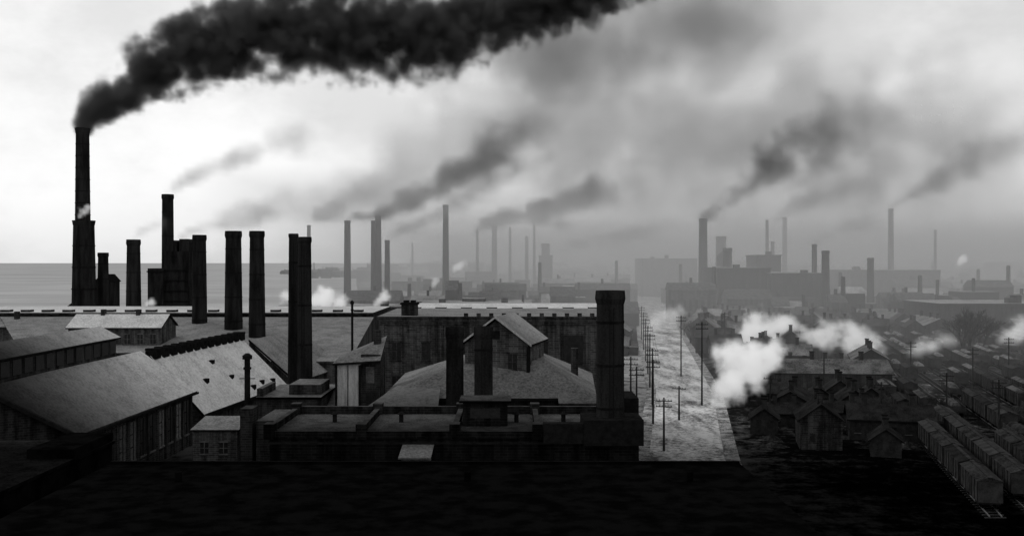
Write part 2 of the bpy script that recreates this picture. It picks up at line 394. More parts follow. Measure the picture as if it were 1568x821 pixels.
g['bargeboard'].slab((-w-o, -L-o-.12, 18.78), (-.01, -L-o-.12, 22.58), (-.01, -L-o-.01, 22.58), (-w-o, -L-o-.01, 18.78), .3, white)
g['vent'].box(-.5, .5, -L-.05, -L, 19.4, 20.5, black)
for i in range(3):
    y = -4.2+i*3.2; g['side_windows'].box(w, w+.05, y, y+1.3, 15, 17.6, glass)
g['brackets'].box(w-.2, w+.25, -L-.2, -L+.3, 14.0, 18.4, black)
g.done((X(774, 147), 147, 0), math.radians(-13))
g = Group('boarded_house')
g['walls'].box(-24.6, -21.3, 143.5, 150, 0, 16.0, white)
g['walls_brick'].box(-21.299, -18.6, 144.3, 150, 0, 17.0, bk)
g['roof'].slab((-25.1, 143, 15.9), (-18.4, 143, 16.3), (-18.4, 150.5, 19.2), (-25.1, 150.5, 16.4), .3, black, snow_d)
g['corner_posts'].box(-24.8, -24.5, 143.35, 143.65, 0, 15.6, black); g['corner_posts'].box(-21.5, -21.2, 143.3, 143.6, 0, 15.6, black)
g['windows'].box(-20.6, -19.4, 144.2, 144.3, 13, 15.3, paleglass)
g['windows'].box(-20.6, -19.4, 144.2, 144.3, 9.5, 11.8, glass)
g['trim'].box(-23.1, -22.95, 143.4, 143.5, 9, 15.6, stone)
g['chimney'].box(-20, -19, 148, 149, 17, 20.2, bk)
g['lean_to'].slab((-30, 139, 8.4), (-24.7, 139, 8.4), (-24.7, 150, 11.6), (-30, 150, 11.6), .25, black, snow_d)
g['lean_to'].box(-29.8, -24.8, 139.3, 149.8, 0, 8.1, bk)
g.done()

# ------------------------------------------------------------------ mid/far stacks
g = Group('great_smokestack')
d = 380; cx = X(128.5, d)
g['lower_shaft'].cyl(0, 0, 0, Z(345, d), 4.6, 3.7, stackm, 36)
g['lower_crown'].cyl(0, 0, Z(345, d), Z(338, d), 3.8, 4.1, stackm, 36)
g['upper_shaft'].cyl(-.4, 0, Z(338, d), Z(205, d), 2.7, 2.35, stackm, 36)
g['upper_crown'].cyl(-.4, 0, Z(205, d), Z(197, d), 2.45, 2.75, stackm, 36, top=black)
for k in range(7):
    zz = Z(330-k*18, d); g['iron_bands'].cyl(-.4, 0, zz, zz+.3, 2.78-.05*k, 2.78-.05*k, black, 36)
for k in range(4):
    zz = 12+k*8; g['iron_bands'].cyl(0, 0, zz, zz+.35, 4.6-.2*k, 4.6-.2*k, black, 36)
g['ladder'].box(-.3, .3, -4.9, -4.7, 0, Z(346, d), black)
g.done((cx, d, 0))
smokestack(150, 166, 387, 388, base_w=1.25)
g = Group('furnace_house')
d = 392
g['walls'].box(X(146, d), X(168, d), d, d+10, 0, Z(432, d), stackm)
g['roof'].hexa([(X(144, d), d-.5, Z(432, d)), (X(170, d), d-.5, Z(432, d)), (X(170, d), d+10.5, Z(432, d)), (X(144, d), d+10.5, Z(432, d))],
               [(X(150, d), d+3, Z(420, d)), (X(165, d), d+3, Z(420, d)), (X(165, d), d+7, Z(420, d)), (X(150, d), d+7, Z(420, d))], black)
g['incline'].hexa([(X(60, d), d, 0), (X(112, d), d, 0), (X(112, d), d+8, 0), (X(60, d), d+8, 0)], [(X(75, d), d, Z(490, d)), (X(112, d), d, Z(462, d)), (X(112, d), d+8, Z(462, d)), (X(75, d), d+8, Z(490, d))], stackm)
g.done()
for a in ((194, 215, 367, 350), (295, 316, 360, 290), (345, 370, 354, 280), (382, 405, 354, 268)):
    smokestack(*a, base_w=1.18, bands=4)
g = Group('blast_furnace_tower'); d = 420
g['lower_block'].box(X(226, d), X(250, d), d, d+16, 0, Z(411, d), stackm, snow_d)
g['tower'].box(X(250, d), X(287, d), d+1, d+12, 0, Z(385, d), stackm)
g['tower'].box(X(254, d), X(268, d), d+2, d+11, Z(385, d), Z(368, d), stackm)
g['tower'].box(X(272, d), X(286, d), d+2, d+10, Z(385, d), Z(366, d), stackm)
g['gantry'].box(X(287, d), X(293, d), d+2, d+5, 0, Z(440, d), stackm)
for k in range(4): g['galleries'].box(X(249, d), X(288, d), d+.3, d+.9, 14+k*4.2, 14.3+k*4.2, black)
g['galleries'].box(X(225, d), X(251, d), d-.5, d-.01, Z(417, d), Z(415, d), black)
g.done()
smokestack(248, 266, 298, 424, base_w=1.1, bands=5)
far = [(527, 537, 338, 600), (568, 576, 338, 600), (574, 584, 330, 605), (589, 597, 368, 600), (678, 687, 314, 650),
       (729, 733, 352, 1000), (753, 761, 345, 1000), (779, 783, 348, 1000), (804, 809, 362, 1000), (816, 820, 345, 1000), (829, 842, 373, 900),
       (1070, 1083, 335, 600), (1107, 1121, 380, 590), (1172, 1177, 337, 800), (1198, 1205, 333, 1000), (1243, 1251, 374, 560), (1328, 1338, 395, 560),
       (1360, 1368, 320, 780), (1430, 1434, 352, 850), (1258, 1270, 384, 520), (1096, 1112, 362, 760), (630, 633, 372, 1100), (470, 476, 345, 700), (1180, 1186, 370, 780)]
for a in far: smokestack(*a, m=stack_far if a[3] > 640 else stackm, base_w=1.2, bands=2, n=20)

def bigblock(name, b0, b1, top, d, dep, m=None, rm=None, rows=3):
    g = Group(name); x0, x1, zt = X(b0, d), X(b1, d), Z(top, d); m = m or bk_far
    g['walls'].box(x0, x1, d, d+dep, 0, zt, m)
    g['roof'].box(x0-.5, x1+.5, d-.5, d+dep+.5, zt, zt+.6, m, rm or snow_far)
    n = max(2, int((x1-x0)/6)); st = (x1-x0)/n
    for i in range(n):
        for k in range(rows):
            z = zt*(.12+.8*k/rows); g['windows'].box(x0+st*(i+.25), x0+st*(i+.75), d-.1, d, z, z+zt*.45/rows, glass)
        g['pilasters'].box(x0+st*i-.3, x0+st*i+.3, d-.3, d-.101, 0, zt-.6, m)
    for i in range(max(1, n//3)):
        xx = R.uniform(x0+2, x1-4); g['roof_house'].box(xx, xx+3, d+3, d+7, zt+.6, zt+R.uniform(2, 4), m)
    return g.done()
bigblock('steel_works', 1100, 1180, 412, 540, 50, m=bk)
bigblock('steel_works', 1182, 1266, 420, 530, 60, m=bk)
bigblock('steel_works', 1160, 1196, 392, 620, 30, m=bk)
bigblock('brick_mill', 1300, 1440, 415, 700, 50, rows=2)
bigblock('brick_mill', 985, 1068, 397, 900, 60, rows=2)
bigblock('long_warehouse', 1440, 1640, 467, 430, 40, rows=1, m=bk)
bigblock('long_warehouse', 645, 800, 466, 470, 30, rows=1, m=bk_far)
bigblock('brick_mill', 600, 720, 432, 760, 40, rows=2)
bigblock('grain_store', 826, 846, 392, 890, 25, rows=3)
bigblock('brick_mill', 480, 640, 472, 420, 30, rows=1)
g = Group('water_tower')
g['tank'].cyl(0, 0, 28, 34, 3.4, 3.4, stack_far, 24); g['tank_roof'].cyl(0, 0, 34, 37, 3.6, .1, stack_far, 24)
for a in range(6):
    t = a*math.pi/3; g['legs'].cyl(3*math.cos(t), 3*math.sin(t), 0, 28, .3, .3, stack_far, 6)
for z in (8, 16, 24): g['bracing'].cyl(0, 0, z, z+.3, 3.1, 3.1, stack_far, 12)
g['riser'].cyl(0, 0, 0, 28, .6, .6, stack_far, 10)
g.done((X(1106, 640), 640, 0))

# distant city mass (one object)
mb = MB()
for i in range(1300):
    d = 480+R.random()**1.3*2200
    x = X(R.uniform(430, 1700), d)
    if abs(x-xr(min(d, 1199))) < 16: continue
    if x/d < -.143 and d < 1900: continue
    w, dp, h = R.uniform(6, 30), R.uniform(8, 18), R.choice([4, 5, 6, 8, 10, 14]) * R.uniform(.8, 1.2)
    if d > 1300 and x/d > -.143: h *= 1.7; w *= 1.6
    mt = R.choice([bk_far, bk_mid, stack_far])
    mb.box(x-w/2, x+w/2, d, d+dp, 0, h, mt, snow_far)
    if R.random() < .6:
        a = [(x-w/2-.4, d-.4, h), (x+w/2+.4, d-.4, h), (x+w/2+.4, d+dp+.4, h), (x-w/2-.4, d+dp+.4, h)]
        t = [(x-w/2-.4, d+dp/2-.1, h+dp*.3), (x+w/2+.4, d+dp/2-.1, h+dp*.3), (x+w/2+.4, d+dp/2+.1, h+dp*.3), (x-w/2-.4, d+dp/2+.1, h+dp*.3)]
        mb.hexa([(p[0], p[1], p[2]+.01) for p in a], t, R.choice([snow_far, bk_far, bk_far]))
    if R.random() < .5: mb.box(x-.6, x+.6, d+dp/2-.6, d+dp/2+.6, h, h+dp*.3+2.5, mt)
    if R.random() < .06: mb.cyl(x+w/2, d+dp/2, 0, h+R.uniform(10, 24), 1.5, 1.0, stack_far, 12)
    for k in range(int(w/3)):
        mb.box(x-w/2+1+k*3, x-w/2+2.3+k*3, d-.08, d-.002, h*.35, h*.7, glass)
mb.obj('distant_city_blocks')

# ------------------------------------------------------------------ houses, trees, cars, poles (shared meshes)
def house_mesh(w, dp, h, rh, wall, roof):
    mb = MB()
    mb.box(-w/2, w/2, -dp/2, dp/2, 0, h, wall)
    for s_ in (-1, 1):
        mb.poly([(s_*w/2, -dp/2, h), (s_*w/2, dp/2, h), (s_*w/2, 0, h+rh)], wall)
    o = .45; e = rh*o/(dp/2)
    mb.slab((-w/2-o, -dp/2-o, h-e+.25), (w/2+o, -dp/2-o, h-e+.25), (w/2+o, 0, h+rh+.25), (-w/2-o, 0, h+rh+.25), .22, black, roof)
    mb.slab((-w/2-o, .01, h+rh+.25), (w/2+o, .01, h+rh+.25), (w/2+o, dp/2+o, h-e+.25), (-w/2-o, dp/2+o, h-e+.25), .22, black, roof)
    for x in ([-w*.3, w*.28] if w < 14 else [-w*.38, -w*.1, w*.3]):
        mb.box(x-.45, x+.45, -.45, .45, h+rh*.5, h+rh+1.8, wall); mb.box(x-.55, x+.55, -.55, .55, h+rh+1.8, h+rh+2.0, black)
    n = int(w/2.6)
    for k in range(n):
        x = -w/2+(k+.5)*w/n
        for z in ([1.2, 4.0] if h > 5 else [1.2]):
            if k == n//2 and z < 2:
                mb.box(x-.5, x+.5, -dp/2-.05, -dp/2, 0, 2.1, wood); mb.box(x-.7, x+.7, -dp/2-.7, -dp/2-.051, 2.2, 2.35, black, roof)
            else:
                mb.box(x-.45, x+.45, -dp/2-.04, -dp/2, z, z+1.5, glass); mb.box(x-.6, x+.6, -dp/2-.14, -dp/2-.041, z-.15, z, stone)
    for s_ in (-1, 1):
        for y in (-dp/5, dp/5):
            a, b = (s_*w/2, s_*(w/2+.05)); mb.box(min(a, b), max(a, b), y-.45, y+.45, 1.3, 2.8, glass)
    mb.box(w/2+.05, w/2+3, 0, dp/2-.3, 0, 2.6, wood, roof)
    return mb.mesh()
hm = [house_mesh(9, 7, 5.6, 3, bk_mid, snow_y), house_mesh(12, 8, 5.8, 3.2, bk, snow_y), house_mesh(8, 6.5, 3.2, 2.8, wood, snow_y), house_mesh(18, 9, 4.6, 2.6, wood, snow_y), house_mesh(28, 12, 4.6, 2.6, bk, snow_y),
      house_mesh(7, 5, 2.8, 1.8, wood, slate), house_mesh(13, 7, 3.4, 2.0, wood, slate), house_mesh(10, 7, 5, 2.6, bk, slate)]
hname = ['brick_house', 'brick_house', 'wooden_cottage', 'timber_shed', 'freight_shed', 'yard_hut', 'timber_shed', 'brick_house']
used = []
def put(me, name, x, y, rz=0, sc=1):
    o = bpy.data.objects.new(name, me); scene.collection.objects.link(o); o.location = (x, y, 0); o.rotation_euler[2] = rz; o.scale = (sc,)*3; return o
def free(x, y, r):
    for (a, b, q) in used:
        if (x-a)**2+(y-b)**2 < (r+q)**2: return False
    return True
def xf(d): return 84+.24*(d-190)
ST = -math.atan(.2)
for b, d, i, rz in ((1262, 240, 4, -6), (1272, 300, 1, 20), (1215, 200, 6, 70), (1190, 285, 3, -14), (1330, 275, 3, 75), (1120, 250, 2, 75)):
    put(hm[i], hname[i], X(b, d), d, math.radians(rz)); used.append((X(b, d), d, (7, 9, 6, 10, 15, 4.5, 7, 6)[i]))
nh = 0
for t in range(2500):
    d = 290+R.random()*210; x = R.uniform(xr(d)+14, 280)
    if (xf(d)-12 < x < xf(d)+66 and d < 400) or x/d > .56: continue
    i = R.choice([0, 1, 2, 3, 4, 7, 7, 6]); r = (6.5, 8, 6, 9, 14, 4, 7, 6)[i]
    if not free(x, d, r): continue
    used.append((x, d, r)); put(hm[i], hname[i], x, d, ST+R.choice([0, 1.57, 0, 1.57])+R.uniform(-.2, .2), R.uniform(.85, 1.1)); nh += 1
    if nh > 95: break
for t in range(900):
    d = 160+R.random()*135; x = R.uniform(xr(d)+13, xf(d)-15)
    i = R.choice([5, 5, 6, 7]); r = (0, 0, 0, 0, 0, 3.8, 6.2, 5.4)[i]
    if not free(x, d, r): continue
    used.append((x, d, r)); put(hm[i], hname[i], x, d, ST+R.choice([0, 1.57])+R.uniform(-.12, .12), R.uniform(.85, 1.05))
for t in range(60):
    d = R.uniform(275, 460); x = R.uniform(-30, xr(d)-16); i = R.choice([0, 2, 3])
    if free(x, d, 7.5): used.append((x, d, 7.5)); put(hm[i], hname[i], x, d, ST+R.choice([0, 1.57]), 1)

def heap_mesh(seed):
    r = random.Random(seed); mb = MB(); n, mrings = 26, 7; ph = [r.uniform(0, 6.28) for _ in range(6)]
    def P(i, j):
        a = 6.283*i/n; t = j/mrings; rr = (1-t)*(1+.18*math.sin(2*a+ph[0])+.1*math.sin(5*a+ph[1])+.06*math.sin(9*a+ph[2]))
        return (6*rr*math.cos(a)*1.5, 6*rr*math.sin(a), 3.0*(t**1.1)*(1+.1*math.sin(3*a+ph[3]+t*4))*(1 if j < mrings else .97))
    for j in range(mrings):
        for i in range(n): mb.poly([P(i, j), P(i+1, j), P(i+1, j+1), P(i, j+1)], coal)
    return mb.mesh()
heaps = [heap_mesh(1), heap_mesh(5)]
for t in range(300):
    d = 165+R.random()*150; x = R.uniform(xr(d)+12, xf(d)-13)
    if not free(x, d, 2): continue
    used.append((x, d, 2)); put(R.choice(heaps), 'coal_heap', x, d, R.random()*6, R.uniform(.2, .35))

def tree_mesh(seed):
    r = random.Random(seed); mb = MB()
    def seg(a, b, ra, rb, n):
        dr = (b-a).normalized(); u = dr.orthogonal().normalized(); w = dr.cross(u)
        A = [a+(u*math.cos(6.283*i/n)+w*math.sin(6.283*i/n))*ra for i in range(n)]
        Bq = [b+(u*math.cos(6.283*i/n)+w*math.sin(6.283*i/n))*rb for i in range(n)]
        for i in range(n):
            j = (i+1) % n; mb.poly([A[i], A[j], Bq[j], Bq[i]], bark)
    def grow(p, dr, ln, rad, lv):
        q = p+dr*ln; seg(p, q, rad, rad*.7, 6 if lv < 2 else 3)
        if lv == 5: return
        for k in range(3 if lv < 4 else 4):
            ax = Vector((r.uniform(-1, 1), r.uniform(-1, 1), r.uniform(-.5, .6)))
            nd = (dr*1.0+ax*.75+Vector((0, 0, .12))).normalized()
            grow(p+dr*ln*r.uniform(.6, 1), nd, ln*r.uniform(.6, .85), rad*.62, lv+1)
    grow(Vector((0, 0, -.1)), Vector((0, 0, 1)), 2.8, .36, 0)
    return mb.mesh()
tm = [tree_mesh(i) for i in (3, 8, 15)]
cnt = 0
for (b, d, s_) in ((1485, 330, 1.9), (1500, 345, 1.8), (1468, 350, 1.7), (1478, 338, 1.8), (1492, 352, 1.8), (1480, 345, 1.9), (1474, 332, 1.6), (1508, 338, 1.6)):
    put(R.choice(tm), 'bare_tree', X(b, d), d, R.random()*6, s_)
for t in range(900):
    d = R.uniform(250, 520); x = R.uniform(xr(d)+9, 260)
    if x/d > .54 or not free(x, d, .6) or (xf(d)-8 < x < xf(d)+60 and d < 400): continue
    cnt += 1
    if cnt > 110: break
    put(R.choice(tm), 'bare_tree', x, d, R.random()*6, R.uniform(.5, 1.0))

def wheels(mb):
    for s_ in (-1, 1):
        for y in (-4.3, -2.8, 2.8, 4.3):
            n = 12; a = [(s_*.78, y+.42*math.cos(6.283*i/n), .7+.42*math.sin(6.283*i/n)) for i in range(n)]
            mb.hexa(a, [(s_*.92, p[1], p[2]) for p in a], black)
        mb.box(s_*1.05-.08, s_*1.05+.08, -4.7, -2.4, .55, .9, black); mb.box(s_*1.05-.08, s_*1.05+.08, 2.4, 4.7, .55, .9, black)
Lc = 11.0
def boxcar_mesh(roof):
    mb = MB()
    mb.box(-1.4, 1.4, -Lc/2, Lc/2, 1.15, 3.7, rust)
    mb.hexa([(-1.5, -Lc/2-.1, 3.7), (1.5, -Lc/2-.1, 3.7), (1.5, Lc/2+.1, 3.7), (-1.5, Lc/2+.1, 3.7)], [(-.2, -Lc/2-.1, 4.15), (.2, -Lc/2-.1, 4.15), (.2, Lc/2+.1, 4.15), (-.2, Lc/2+.1, 4.15)], roof)
    mb.box(-.25, .25, -Lc/2-.2, Lc/2+.2, 4.16, 4.24, wood)
    for s_ in (-1, 1):
        mb.box(min(s_*1.4, s_*1.48), max(s_*1.4, s_*1.48), -1, 1, 1.3, 3.5, wood)
        for k in range(7): y = -Lc/2+.1+k*(Lc-.3)/6; mb.box(min(s_*1.4, s_*1.46), max(s_*1.4, s_*1.46), y, y+.1, 1.2, 3.65, black)
    wheels(mb)
    mb.box(-1.2, 1.2, -Lc/2, Lc/2, .95, 1.149, black)
    for y in (-Lc/2-.35, Lc/2): mb.box(-.15, .15, y, y+.35, .85, 1.1, black)
    return mb.mesh()
boxcars = [boxcar_mesh(snow_y), boxcar_mesh(rust), boxcar_mesh(slate)]
def gond(load):
    mb = MB()
    mb.box(-1.4, 1.4, -Lc/2, Lc/2, 1.15, 1.4, wood)
    for s_ in (-1, 1): mb.box(min(s_*1.3, s_*1.4), max(s_*1.3, s_*1.4), -Lc/2, Lc/2, 1.4, 2.5, rust)
    wheels(mb)
    for y in (-Lc/2, Lc/2-.1): mb.box(-1.3, 1.3, y, y+.1, 1.4, 2.5, rust)
    mb.hexa([(-1.29, -5.3, 1.41), (1.29, -5.3, 1.41), (1.29, 5.3, 1.41), (-1.29, 5.3, 1.41)], [(-.5, -4, 2.9), (.5, -4, 2.9), (.5, 4, 2.9), (-.5, 4, 2.9)], load)
    return mb.mesh()
gonds = [gond(coal), gond(snow_y)]
yaw = -math.atan(.24)
for k in range(-2, 13):
    off = k*5.2; y1 = 520 if k >= 0 else 292
    tr = MB()
    for s_ in (-.72, .72):
        tr.hexa([(xf(120)+off+s_-.05, 120, .12), (xf(120)+off+s_+.05, 120, .12), (xf(y1)+off+s_+.05, y1, .12), (xf(y1)+off+s_-.05, y1, .12)],
                [(xf(120)+off+s_-.05, 120, .28), (xf(120)+off+s_+.05, 120, .28), (xf(y1)+off+s_+.05, y1, .28), (xf(y1)+off+s_-.05, y1, .28)], railm)
    for i in range(int((y1-120)/1.3)):
        y = 120+i*1.3; tr.box(xf(y)+off-1.25, xf(y)+off+1.25, y, y+.3, .0, .115, wood)
    tr.obj('railway_track')
    y = 128+R.uniform(0, 8); on = True
    while y < y1-15:
        if R.random() < .2: on = not on
        if (on or R.random() < .3) and free(xf(y)+off, y, 1.0):
            if R.random() < .55: put(R.choice(boxcars), 'railway_boxcar', xf(y)+off, y, yaw)
            else: put(R.choice(gonds), 'railway_gondola', xf(y)+off, y, yaw)
        y += 11.8

def pole(x, y, h, arms=2, rz=0, wood_=wood):
    g = Group('telegraph_pole')
    g['post'].cyl(0, 0, 0, h, .2, .12, wood_, 10)
    for k in range(arms):
        z = h-.6-k*.9; g['crossarm'].box(-1.3, 1.3, -.19, -.07, z, z+.14, wood_)
        for i in range(6):
            xx = -1.15+i*.46; g['insulators'].cyl(xx, -.13, z+.14, z+.36, .05, .04, stone, 8)
    return g.done((x, y, 0), rz)
PL = [(24.2, 163, 8.5), (26.2, 190, 12), (29.5, 215, 12), (33.0, 245, 13), (36.5, 275, 13), (40.5, 310, 13), (45, 350, 13), (50, 395, 13)]
for x, y, h in PL: pole(x, y, h, 2, -.2)
for x, y, h in ((X(1075, 215), 215, 17.5), (X(1043, 270), 270, 16), (X(1040, 195), 195, 6.5), (X(1262, 225), 225, 9), (X(1110, 330), 330, 14), (X(1450, 190), 190, 9.5), (X(1530, 175), 175, 10), (X(1395, 260), 260, 10), (X(1300, 360), 360, 11), (X(975, 172), 172, 12.5), (X(966, 185), 185, 13), (X(1180, 190), 190, 9), (X(1350, 180), 180, 9), (X(1225, 300), 300, 10), (X(1490, 240), 240, 10), (X(1545, 260), 260, 11)):
    pole(x, y, h, 2 if h > 9 else 1, -.2+R.uniform(-.3, .3))
def wires(name, P):
    mb = MB()
    for (xa, ya, ha), (xb, yb, hb) in zip(P, P[1:]):
        for o_ in (-1.1, -.6, .6, 1.1):
            prev = None
            for i in range(9):
                t = i/8; p = (xa+(xb-xa)*t+o_, ya+(yb-ya)*t-.13, ha-.3+(hb-ha)*t-1.0*4*t*(1-t))
                if prev:
                    r_ = .018
                    q = lambda c: [(c[0]-r_, c[1], c[2]-r_), (c[0]+r_, c[1], c[2]-r_), (c[0]+r_, c[1], c[2]+r_), (c[0]-r_, c[1], c[2]+r_)]
                    mb.hexa(q(prev), q(p), black)
                prev = p
    mb.obj(name)
wires('telegraph_wires', PL[1:])

# ------------------------------------------------------------------ smoke volumes
def vmat(name, albedo, dens, aniso=0.0, multi=0.0):
    """multi: stands in for multiple scattering inside bright steam, proportional to density"""
    m, nt = nmat(name); p = nt.nodes.new('ShaderNodeVolumePrincipled'); o = nt.nodes.new('ShaderNodeOutputMaterial')
    p.inputs['Color'].default_value = (albedo,)*3+(1,); p.inputs['Density'].default_value = dens; p.inputs['Anisotropy'].default_value = aniso
    if multi:
        a = nt.nodes.new('ShaderNodeAttribute'); a.attribute_name = 'density'
        nt.links.new(math_(nt, 'MULTIPLY', a.outputs['Fac'], dens*multi), p.inputs['Emission Strength'])
    nt.links.new(p.outputs[0], o.inputs['Volume']); return m
def smoke(name, axis, voxel, mat, nscale=.08, amp=2.4, r0=6, gain=2.0, seed=0.0, bias=.9, k=1.5, thin=.8, fade=.5, nr=.6):
    """density falls as the plume widens (thin) and dissolves towards its end (fade)"""
    pts = []; ref = axis[min(1, len(axis)-1)][3]
    for a, b in zip(axis, axis[1:]):
        L = (Vector(a[:3])-Vector(b[:3])).length; n = max(2, int(L/max(voxel, .5)))
        for i in range(n): pts.append(tuple(a[q]+(b[q]-a[q])*i/n for q in range(4)))
    pts.append(axis[-1]); NP = len(pts)
    me = bpy.data.meshes.new(name); me.from_pydata([p[:3] for p in pts], [(i, i+1) for i in range(NP-1)], [])
    at = me.attributes.new('r', 'FLOAT', 'POINT'); at.data.foreach_set('value', [p[3] for p in pts])
    def df(i):
        t = i/(NP-1); e = 1.0 if t < 1-fade or fade <= 0 else max(0, 1-(t-1+fade)/fade)
        return min(1, (ref/pts[i][3]))**thin*e*(3-2*e)*e if e < 1 else min(1, (ref/pts[i][3]))**thin
    at = me.attributes.new('f', 'FLOAT', 'POINT'); at.data.foreach_set('value', [df(i) for i in range(NP)])
    me.materials.append(mat)
    o = bpy.data.objects.new(name, me); scene.collection.objects.link(o)
    mn = [min(p[i]-p[3]*k for p in pts) for i in range(3)]; mx = [max(p[i]+p[3]*k for p in pts) for i in range(3)]
    ng = bpy.data.node_groups.new(name, 'GeometryNodeTree')
    ng.interface.new_socket('Geometry', in_out='INPUT', socket_type='NodeSocketGeometry'); ng.interface.new_socket('Geometry', in_out='OUTPUT', socket_type='NodeSocketGeometry')
    gi = ng.nodes.new('NodeGroupInput'); go = ng.nodes.new('NodeGroupOutput'); L = ng.links.new
    px = ng.nodes.new('GeometryNodeProximity'); px.target_element = 'EDGES'; L(gi.outputs[0], px.inputs[0])
    sn = ng.nodes.new('GeometryNodeSampleNearest'); L(gi.outputs[0], sn.inputs[0])
    def samp(nm):
        na = ng.nodes.new('GeometryNodeInputNamedAttribute'); na.data_type = 'FLOAT'; na.inputs[0].default_value = nm
        si = ng.nodes.new('GeometryNodeSampleIndex'); si.data_type = 'FLOAT'; L(gi.outputs[0], si.inputs['Geometry']); L(na.outputs[0], si.inputs['Value']); L(sn.outputs[0], si.inputs['Index'])
        return si.outputs[0]
    rad = samp('r')
    po = ng.nodes.new('GeometryNodeInputPosition'); va = ng.nodes.new('ShaderNodeVectorMath'); va.operation = 'ADD'; L(po.outputs[0], va.inputs[0]); va.inputs[1].default_value = (seed*91, seed*37, seed*53)
    t = ng.nodes.new('ShaderNodeTexNoise'); L(va.outputs[0], t.inputs['Vector']); t.inputs['Scale'].default_value = nscale; t.inputs['Detail'].default_value = 6; t.inputs['Roughness'].default_value = nr
    q = math_(ng, 'DIVIDE', px.outputs['Distance'], rad)
    a = math_(ng, 'MULTIPLY', math_(ng, 'MULTIPLY', math_(ng, 'SUBTRACT', t.outputs[0], .5), amp), math_(ng, 'MINIMUM', math_(ng, 'DIVIDE', rad, r0), 1.0))
    dn = math_(ng, 'MULTIPLY', math_(ng, 'ADD', math_(ng, 'SUBTRACT', bias, q), a), gain, True)
    dn = math_(ng, 'MULTIPLY', dn, math_(ng, 'MULTIPLY', math_(ng, 'SUBTRACT', k, q), 3.0, True))
    dn = math_(ng, 'MULTIPLY', dn, samp('f'))
    vc = ng.nodes.new('GeometryNodeVolumeCube'); L(dn, vc.inputs['Density'])
    vc.inputs['Min'].default_value = mn; vc.inputs['Max'].default_value = mx
    for axn, i in zip('XYZ', range(3)): vc.inputs['Resolution '+axn].default_value = max(8, min(400, int((mx[i]-mn[i])/voxel)))
    sm = ng.nodes.new('GeometryNodeSetMaterial'); L(vc.outputs[0], sm.inputs['Geometry']); sm.inputs['Material'].default_value = mat
    L(sm.outputs[0], go.inputs[0])
    md = o.modifiers.new('smoke', 'NODES'); md.node_group = ng
    return o
def ax(L, d0, d1=None):
    d1 = d1 or d0; n = len(L)-1; out = []
    for i, (b, e, r) in enumerate(L):
        d = d0+(d1-d0)*i/n; out.append((X(b, d), d, Z(e, d), r/F*d))
    return out
dark = vmat('black_coal_smoke', .15, .85); grey = vmat('grey_smoke', .30, .30); steam = vmat('white_steam', .98, .5, 0, .36)
pall = vmat('smoke_pall', .76, .021, 0, .10); greyl = vmat('thin_smoke', .5, .16); darkpall = vmat('drifting_coal_smoke', .55, .05)
sf = dict(thin=0, fade=0)
smoke('smoke_plume', ax([(127, 202, 12), (134, 188, 21), (158, 163, 31), (198, 143, 35), (240, 106, 46), (300, 76, 56), (380, 54, 60), (470, 44, 62), (560, 50, 66), (640, 56, 62), (720, 36, 56), (800, 12, 50), (880, -10, 50), (960, -45, 50), (1060, -90, 50)], 380, 430), 1.4, dark, .12, 4.0, 10, 1.4, thin=.55, fade=.15, bias=1.0)
smoke('smoke_pall', ax([(540, 70, 30), (680, 90, 65), (860, 70, 95), (1060, 30, 95), (1300, -40, 90)], 520, 640), 6.5, darkpall, .022, 3.8, 10, 1.1, seed=12, thin=.5, fade=.4)
smoke('smoke_plume', ax([(576, 331, 8), (588, 324, 15), (615, 312, 18), (655, 296, 20), (700, 275, 28), (750, 240, 42), (820, 190, 62), (920, 150, 75)], 603, 680), 2.8, grey, .05, 4.2, 8, 1.2, seed=1, fade=.7, thin=1.1)
smoke('smoke_plume', ax([(590, 368, 5), (610, 355, 9), (650, 338, 12), (700, 315, 18), (780, 290, 28)], 602), 2.6, greyl, .07, 3.6, 6, 1.3, seed=14, fade=.6)
smoke('smoke_plume', ax([(532, 338, 5), (545, 331, 9), (565, 333, 10), (590, 325, 9)], 602), 2, grey, .08, 3, 6, 1.4, seed=2, fade=.3)
smoke('smoke_plume', ax([(257, 297, 6), (275, 282, 12), (300, 268, 16), (340, 252, 20), (400, 230, 30), (480, 205, 40), (560, 190, 45)], 424, 440), 2.2, greyl, .07, 3.8, 8, 1.2, seed=3, fade=.7)
smoke('smoke_plume', ax([(1077, 335, 8), (1088, 326, 15), (1110, 314, 17), (1140, 292, 21), (1170, 262, 32), (1220, 225, 46), (1300, 190, 65), (1400, 150, 80)], 600, 660), 2.8, grey, .05, 4.2, 8, 1.2, seed=4, fade=.7, thin=1.0)
smoke('smoke_plume', ax([(731, 352, 6), (740, 345, 10), (760, 338, 12), (800, 330, 16), (850, 318, 22), (930, 295, 34), (1020, 270, 50)], 1000), 4.5, grey, .035, 3.8, 8, 1.2, seed=5, fade=.7)
smoke('smoke_plume', ax([(818, 345, 5), (826, 336, 9), (850, 340, 11), (880, 352, 12)], 1000), 4, grey, .04, 3.2, 8, 1.2, seed=25, fade=.6)
smoke('smoke_plume', ax([(845, 385, 5), (875, 376, 9), (930, 366, 12), (1000, 356, 16), (1060, 345, 20)], 900), 4.5, greyl, .045, 3.4, 6, 1.3, seed=6)
smoke('smoke_plume', ax([(205, 366, 4), (215, 355, 8), (235, 345, 12), (262, 338, 14)], 350), 1.3, greyl, .12, 3.2, 4, 1.3, seed=7)
smoke('smoke_plume', ax([(278, 364, 5), (290, 356, 10), (320, 348, 14), (360, 340, 20), (400, 326, 28), (450, 310, 34), (520, 300, 36)], 424), 2.2, greyl, .08, 3.6, 5, 1.3, seed=8)
